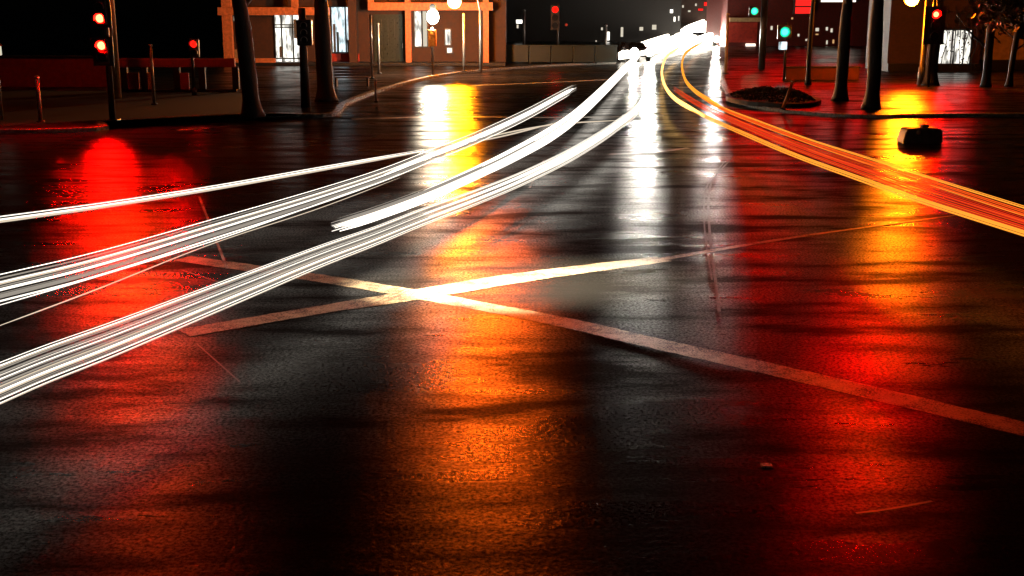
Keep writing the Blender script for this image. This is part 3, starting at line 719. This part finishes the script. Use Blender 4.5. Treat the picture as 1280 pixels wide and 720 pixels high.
# climbing stems across the bright window
s2 = thing('climbing_plant', (X(1195, Yr), Yr - .35, KH), 'thin dark bare stems growing across the bright white window', 'plant')
o2 = X(1195, Yr); rnd = random.Random(4); m = MB()
for q in (1171, 1178, 1188, 1196, 1203, 1210, 1216):
    pts = [(X(q, Yr) - o2 + rnd.uniform(-.15, .15), rnd.uniform(-.05, .05), z) for z in (0, .8, 1.6, 2.4, 3.2, 4.0)]
    m.tube(smooth_line(pts, 4), .028, 6)
m.build('stem', M['bark'], s2)
m = MB()
for k in range(160):
    q = rnd.choice((1171, 1178, 1188, 1196, 1203, 1210, 1216)); p = Vector((X(q, Yr) - o2 + rnd.gauss(0, .12), rnd.uniform(-.1, .08), rnd.uniform(.3, 4)))
    u = Vector((rnd.gauss(0, 1), rnd.gauss(0, .4), rnd.gauss(0, 1))).normalized() * .09; v = u.orthogonal().normalized() * .06
    m.bm.faces.new([m.bm.verts.new(p + a) for a in (u, v, -u, -v)])
m.build('leaves', M['leaf'], s2)
# tan wall building
s = thing('stone_building', (X(1270, Yr), Yr + 1, KH), 'tan stone building lit orange behind the trunks at the right edge', 'building')
o0 = X(1270, Yr + 1)
MB().box(X(1231, Yr + 1) - o0, X(1400, Yr + 1) - o0, 0, 12, 0, 8).build('wall', M['tan_wall'], s)
MB().box(X(1231, Yr + 1) - o0, X(1400, Yr + 1) - o0, -.08, -.002, 0, .7, .02).build('plinth', M['dark_stone'], s)
MB().box(X(1231, Yr + 1) - o0, X(1400, Yr + 1) - o0, -.25, 12, 8, 8.4, .02).build('cornice', M['dark_stone'], s)
for q in (1248, 1310): MB().box(X(q, Yr + 1) - o0, X(q + 22, Yr + 1) - o0, -.05, -.002, 5.2, 7.0, .02).build('window', M['glass'], s)
# red street building beyond
Yr = 128.0
s = thing('street_building', (X(950, Yr), Yr, 0), 'red lit building beside the white post where the street vanishes', 'building')
o0 = X(950, Yr)
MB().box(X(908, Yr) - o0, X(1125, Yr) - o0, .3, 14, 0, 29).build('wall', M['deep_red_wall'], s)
MB().box(X(906, Yr) - o0, X(1127, Yr) - o0, 0, 14.3, 29, 29.5, .05).build('roof', M['roof'], s)
MB().box(X(910, Yr) - o0, X(946, Yr) - o0, .1, .298, Z(53, Yr), Z(28, Yr), .03).build('shopfront', M['red_wall'], s)
MB().box(X(910, Yr) - o0, X(950, Yr) - o0, -.4, .298, Z(27, Yr), Z(22, Yr), .03).build('fascia', M['tan_wall'], s)
MB().box(X(932, Yr) - o0, X(944, Yr) - o0, -.1, .09, Z(58.5, Yr), Z(54.5, Yr), .02).build('lit_box', E['white_sign'], s)
sg = MB().box(X(987, Yr) - o0, X(1012, Yr) - o0, -.9, -.5, Z(18, Yr), Z(-8, Yr), .05).build('sign_box', M['metal_dark'], s)
MB().box(X(989, Yr) - o0, X(1010, Yr) - o0, -.93, -.905, Z(17, Yr), Z(9, Yr), .01).build('sign_face', E['red_sign'], sg)
MB().box(X(989, Yr) - o0, X(1010, Yr) - o0, -.93, -.905, Z(7.5, Yr), Z(-7, Yr), .01).build('sign_face', E['red_sign'], sg)
sg = MB().box(X(1019, Yr) - o0, X(1066, Yr) - o0, -.6, -.2, Z(3.5, Yr), Z(-22, Yr), .05).build('sign_box', M['metal_dark'], s)
MB().box(X(1021, Yr) - o0, X(1064, Yr) - o0, -.63, -.605, Z(2.5, Yr), Z(-21, Yr), .01).build('sign_face', E['white_sign'], sg)
for q, r_, w_, h_ in ((955, 23, 1.2, 3), (956, 30, 1.6, 2), (964, 35, 1.6, 3), (989, 23, 1.4, 1.5), (998, 44, 1.4, 2), (1008, 50, 1.2, 1.5), (1021, 37, 2.6, 2.6), (1021, 43, 2.2, 1), (1033, 36, 1.6, 2.6), (1039, 38, 1.6, 3), (1042, 52, 1.3, 3), (1034, 53, 1.1, 3), (973, 74, 1.6, 4), (977, 78, 2, 2), (1094, 57, 1.8, 4), (1102, 54, 1, 1.5), (1096, 69, 1.2, 3), (1102, 70, 1.5, 4), (1108, 72, 1.4, 4), (1118, 73, 1, 3)):
    w_, h_ = w_ * .75, h_ * .8; MB().box(X(q - w_, Yr) - o0, X(q + w_, Yr) - o0, .2, .297, Z(r_ + h_, Yr), Z(r_ - h_, Yr)).build('window', E[random.choice(('window_dim', 'window_dim', 'window_warm'))], s)
# red neon sign high on that front, above the picture: it reddens the wet road below
for q0, q1, z0, z1 in ((925, 942, 17, 25), (958, 990, 20, 27), (1004, 1018, 18, 24), (1034, 1072, 21, 27)): MB().box(X(q0, Yr) - o0, X(q1, Yr) - o0, -.35, -.1, z0, z1, .03).build('neon_sign', E['neon'], s)
# dark block behind the hoarding
Yb = 150.0
s = thing('dark_block', (X(730, Yb), Yb, 0), 'unlit dark block with scattered small lit windows behind the hoarding', 'building')
o0 = X(730, Yb)
MB().box(X(560, Yb) - o0, X(850, Yb) - o0, 0, 15, 0, 16).build('wall', M['dark_stone'], s)
MB().box(X(556, Yb) - o0, X(854, Yb) - o0, -.4, 15.4, 16, 16.6, .05).build('roof', M['roof'], s)
for q, r_, w_, h_, k in ((649, 27, 5, 3, 'dot'), (647, 33, 1.5, 3, 'window_dim'), (752, 36, 1.4, 2.2, 'window_dim'), (760, 45, 2.2, 7, 'dot'), (777, 40, 2, 8, 'window_dim'), (801, 36, 3, 3, 'window_dim'), (817, 34, 3.5, 4, 'window_dim'), (838, 14, 2.4, 3, 'dot'), (842, 24, 1.3, 4, 'dot'), (847, 23, 1, 4, 'window'), (745, 52, 1, 2, 'window_dim'), (711, 58, 1.6, 1.2, 'dot')):
    w_, h_ = w_ * .75, h_ * .75; MB().box(X(q - w_, Yb) - o0, X(q + w_, Yb) - o0, -.1, -.003, Z(r_ + h_, Yb), Z(r_ - h_, Yb), .01).build('window', E[k], s)

# the block that closes the street far off
Yb = 330.0
s = thing('far_block', (X(865, Yb), Yb, 0), 'distant dim block that closes the street behind the light stream', 'building')
o0 = X(865, Yb)
MB().box(X(790, Yb) - o0, X(925, Yb) - o0, 0, 20, 0, 32).build('wall', M['brick_wall'], s)
MB().box(X(788, Yb) - o0, X(927, Yb) - o0, -.6, 20.6, 32, 33, .1).build('roof', M['roof'], s)
for q, r_, w_, h_, k in ((852, 8, 1, 1.5, 'window_dim'), (860, 14, 1.5, 1, 'window_dim'), (868, 6, 1, 1.5, 'window_dim'), (874, 12, 3, 1.2, 'red_sign'), (884, 5, 6, 2.4, 'red_sign'), (890, 17, 1, 1, 'window_dim'), (896, 12, 1, 1.4, 'window_dim')):
    MB().box(X(q - w_, Yb) - o0, X(q + w_, Yb) - o0, -.2, -.005, Z(r_ + h_, Yb), Z(r_ - h_, Yb), .02).build('window', E[k], s)

# ------------------------------------------------------------------ small things on the road
# dark block lying in the road on the right
b = G(1149, 178)
s = thing('concrete_block', b, 'dark block with a raised lump on top lying in the orange reflection', 'concrete block')
m = MB(); prof = [(-.62, 0), (.60, 0), (.57, .40), (.45, .46), (-.44, .46), (-.53, .38)]
f0 = [m.bm.verts.new((x, -.35, z)) for x, z in prof]; f1_ = [m.bm.verts.new((x * .97, .35, z)) for x, z in prof]
m.bm.faces.new(f0); m.bm.faces.new(f1_[::-1])
for k in range(6): m.bm.faces.new((f0[k], f1_[k], f1_[(k + 1) % 6], f0[(k + 1) % 6]))
bmesh.ops.bevel(m.bm, geom=m.bm.edges[:], offset=.03, segments=2, affect='EDGES')
m.build('block', M['concrete'], s)
MB().box(.02, .24, -.14, .14, .458, .56, .045).build('lump', M['concrete'], s)
MB().ball((-.16, -.345, .34), .07, 10, (1, .5, 1)).build('reflector', M['tan_wall'], s)
# dark planted bed on the right corner
ctr = G(965, 126, KH)
bed = [ctr + Vector((math.cos(a) * 1.9, math.sin(a) * 3.6, 0)) for a in [k * 2 * math.pi / 28 for k in range(28)]]
s = thing('planting_bed', ctr, 'dark rounded shrub bed behind the curved kerb on the right', 'planting bed')
MB().prism([(p.x - ctr.x, p.y - ctr.y) for p in bed], -.02, .16).build('kerb_ring', M['dark_stone'], s)
m = MB(); rnd = random.Random(12)
for k in range(4200):
    a, q = rnd.uniform(0, 6.283), math.sqrt(rnd.random()); hh = .16 + (.38 * (1 - q ** 3)) * rnd.uniform(.2, 1) + .05 * math.sin(a * 5)
    p = Vector((math.cos(a) * q * 1.7, math.sin(a) * q * 3.3, hh)); u = Vector((rnd.gauss(0, 1), rnd.gauss(0, 1), rnd.gauss(0, 1))).normalized() * .05; v = u.orthogonal().normalized() * .028
    m.bm.faces.new([m.bm.verts.new(p + w_) for w_ in (u, v, -u, -v)])
m.build('shrubs', M['soil'], s)

# ------------------------------------------------------------------ cars far up the street, facing us with headlamps on
def make_car(loc, label, rz):
    c = thing('parked_car', loc, label, 'car', 'cars far up the street', rz)
    prof = [(-2.1, .35), (-2.15, .62), (-2.0, .82), (-1.0, .95), (-.45, 1.38), (.9, 1.42), (1.6, 1.02), (2.1, .95), (2.15, .4)]
    m = MB(); sec = []
    for x_, k in ((-.84, .97), (-.78, 1.0), (.78, 1.0), (.84, .97)):
        sec.append([m.bm.verts.new((x_ * (.82 if z > 1.2 else 1), y * k, z)) for y, z in prof])
    n = len(prof)
    for a, b_ in zip(sec, sec[1:]):
        for k in range(n): m.bm.faces.new((a[k], a[(k + 1) % n], b_[(k + 1) % n], b_[k]))
    m.bm.faces.new(sec[0]); m.bm.faces.new(sec[-1][::-1])
    body = m.build('body', M['car_paint'], c)
    m = MB(); q = [(-.68, -1.02, .98), (.68, -1.02, .98), (.56, -.52, 1.35), (-.56, -.52, 1.35)]
    vs = [m.bm.verts.new(v) for v in q]; vs2 = [m.bm.verts.new(Vector(v) + Vector((0, -.03, .02))) for v in q]
    m.bm.faces.new(vs2); m.bm.faces.new(vs[::-1])
    for k in range(4): m.bm.faces.new((vs[k], vs[(k + 1) % 4], vs2[(k + 1) % 4], vs2[k]))
    m.build('windscreen', M['glass'], c)
    MB().box(-.86, .86, -2.22, -2.12, .36, .56, .03).build('bumper', M['metal_dark'], c)
    for sx in (-1, 1):
        h_ = MB().tube([(sx * .60, -1.95, .74), (sx * .60, -2.226, .74)], .33, 16).build('headlight', M['metal_dark'], c)
        MB().tube([(sx * .60, -2.2265, .74), (sx * .60, -2.231, .74)], .30, 16).build('lens', E['headlight'], h_)
        MB().box(sx * .97 - .1, sx * .97 + .1, -.75, -.63, .98, 1.12, .03).build('mirror', M['metal_dark'], c)
        for y in (-1.32, 1.3):
            w = MB().tube([(sx * .70, y, .32), (sx * .90, y, .32)], .32, 18).build('wheel', M['rubber'], c)
            MB().tube([(sx * .895, y, .32), (sx * .915, y, .32)], .19, 12).build('rim', M['metal_grey'], w)
    return c
c0 = make_car(G(791, 76), 'oncoming car with blazing headlamps where the white streaks begin', R(12))
dup(c0, G(878, 57), 'second oncoming car farther up the street inside the white glare', R(16))

# ------------------------------------------------------------------ night sky and a trace of moonlight
w = bpy.data.worlds.new('World'); scene.world = w; w.use_nodes = True
nt = w.node_tree; bg = nt.nodes['Background']; sky = nt.nodes.new('ShaderNodeTexSky'); sky.sky_type = 'NISHITA'; sky.sun_disc = False
sky.sun_elevation = R(25); sky.sun_rotation = R(160)
nt.links.new(sky.outputs[0], bg.inputs['Color']); bg.inputs['Strength'].default_value = 0.00008
sd = bpy.data.lights.new('moon', 'SUN'); sd.energy = 0.004; sd.angle = R(0.5); sd.color = (1, .95, .88)
so = bpy.data.objects.new('moon', sd); COL.objects.link(so); so.rotation_euler = (R(65), 0, R(20))

# ------------------------------------------------------------------ render settings
scene.view_settings.view_transform = 'Standard'; scene.view_settings.look = 'None'; scene.view_settings.gamma = 1.0
scene.view_settings.exposure = 0.0; scene.view_settings.use_curve_mapping = False
cy = scene.cycles
cy.use_denoising = True; cy.denoiser = 'OPENIMAGEDENOISE'; cy.denoising_input_passes = 'RGB_ALBEDO_NORMAL'
cy.max_bounces = 5; cy.glossy_bounces = 3; cy.diffuse_bounces = 2; cy.sample_clamp_indirect = 1.5; cy.sample_clamp_direct = 0
cy.use_adaptive_sampling = False; cy.use_light_tree = False; cy.blur_glossy = 0.3; cy.caustics_reflective = True; cy.caustics_refractive = False
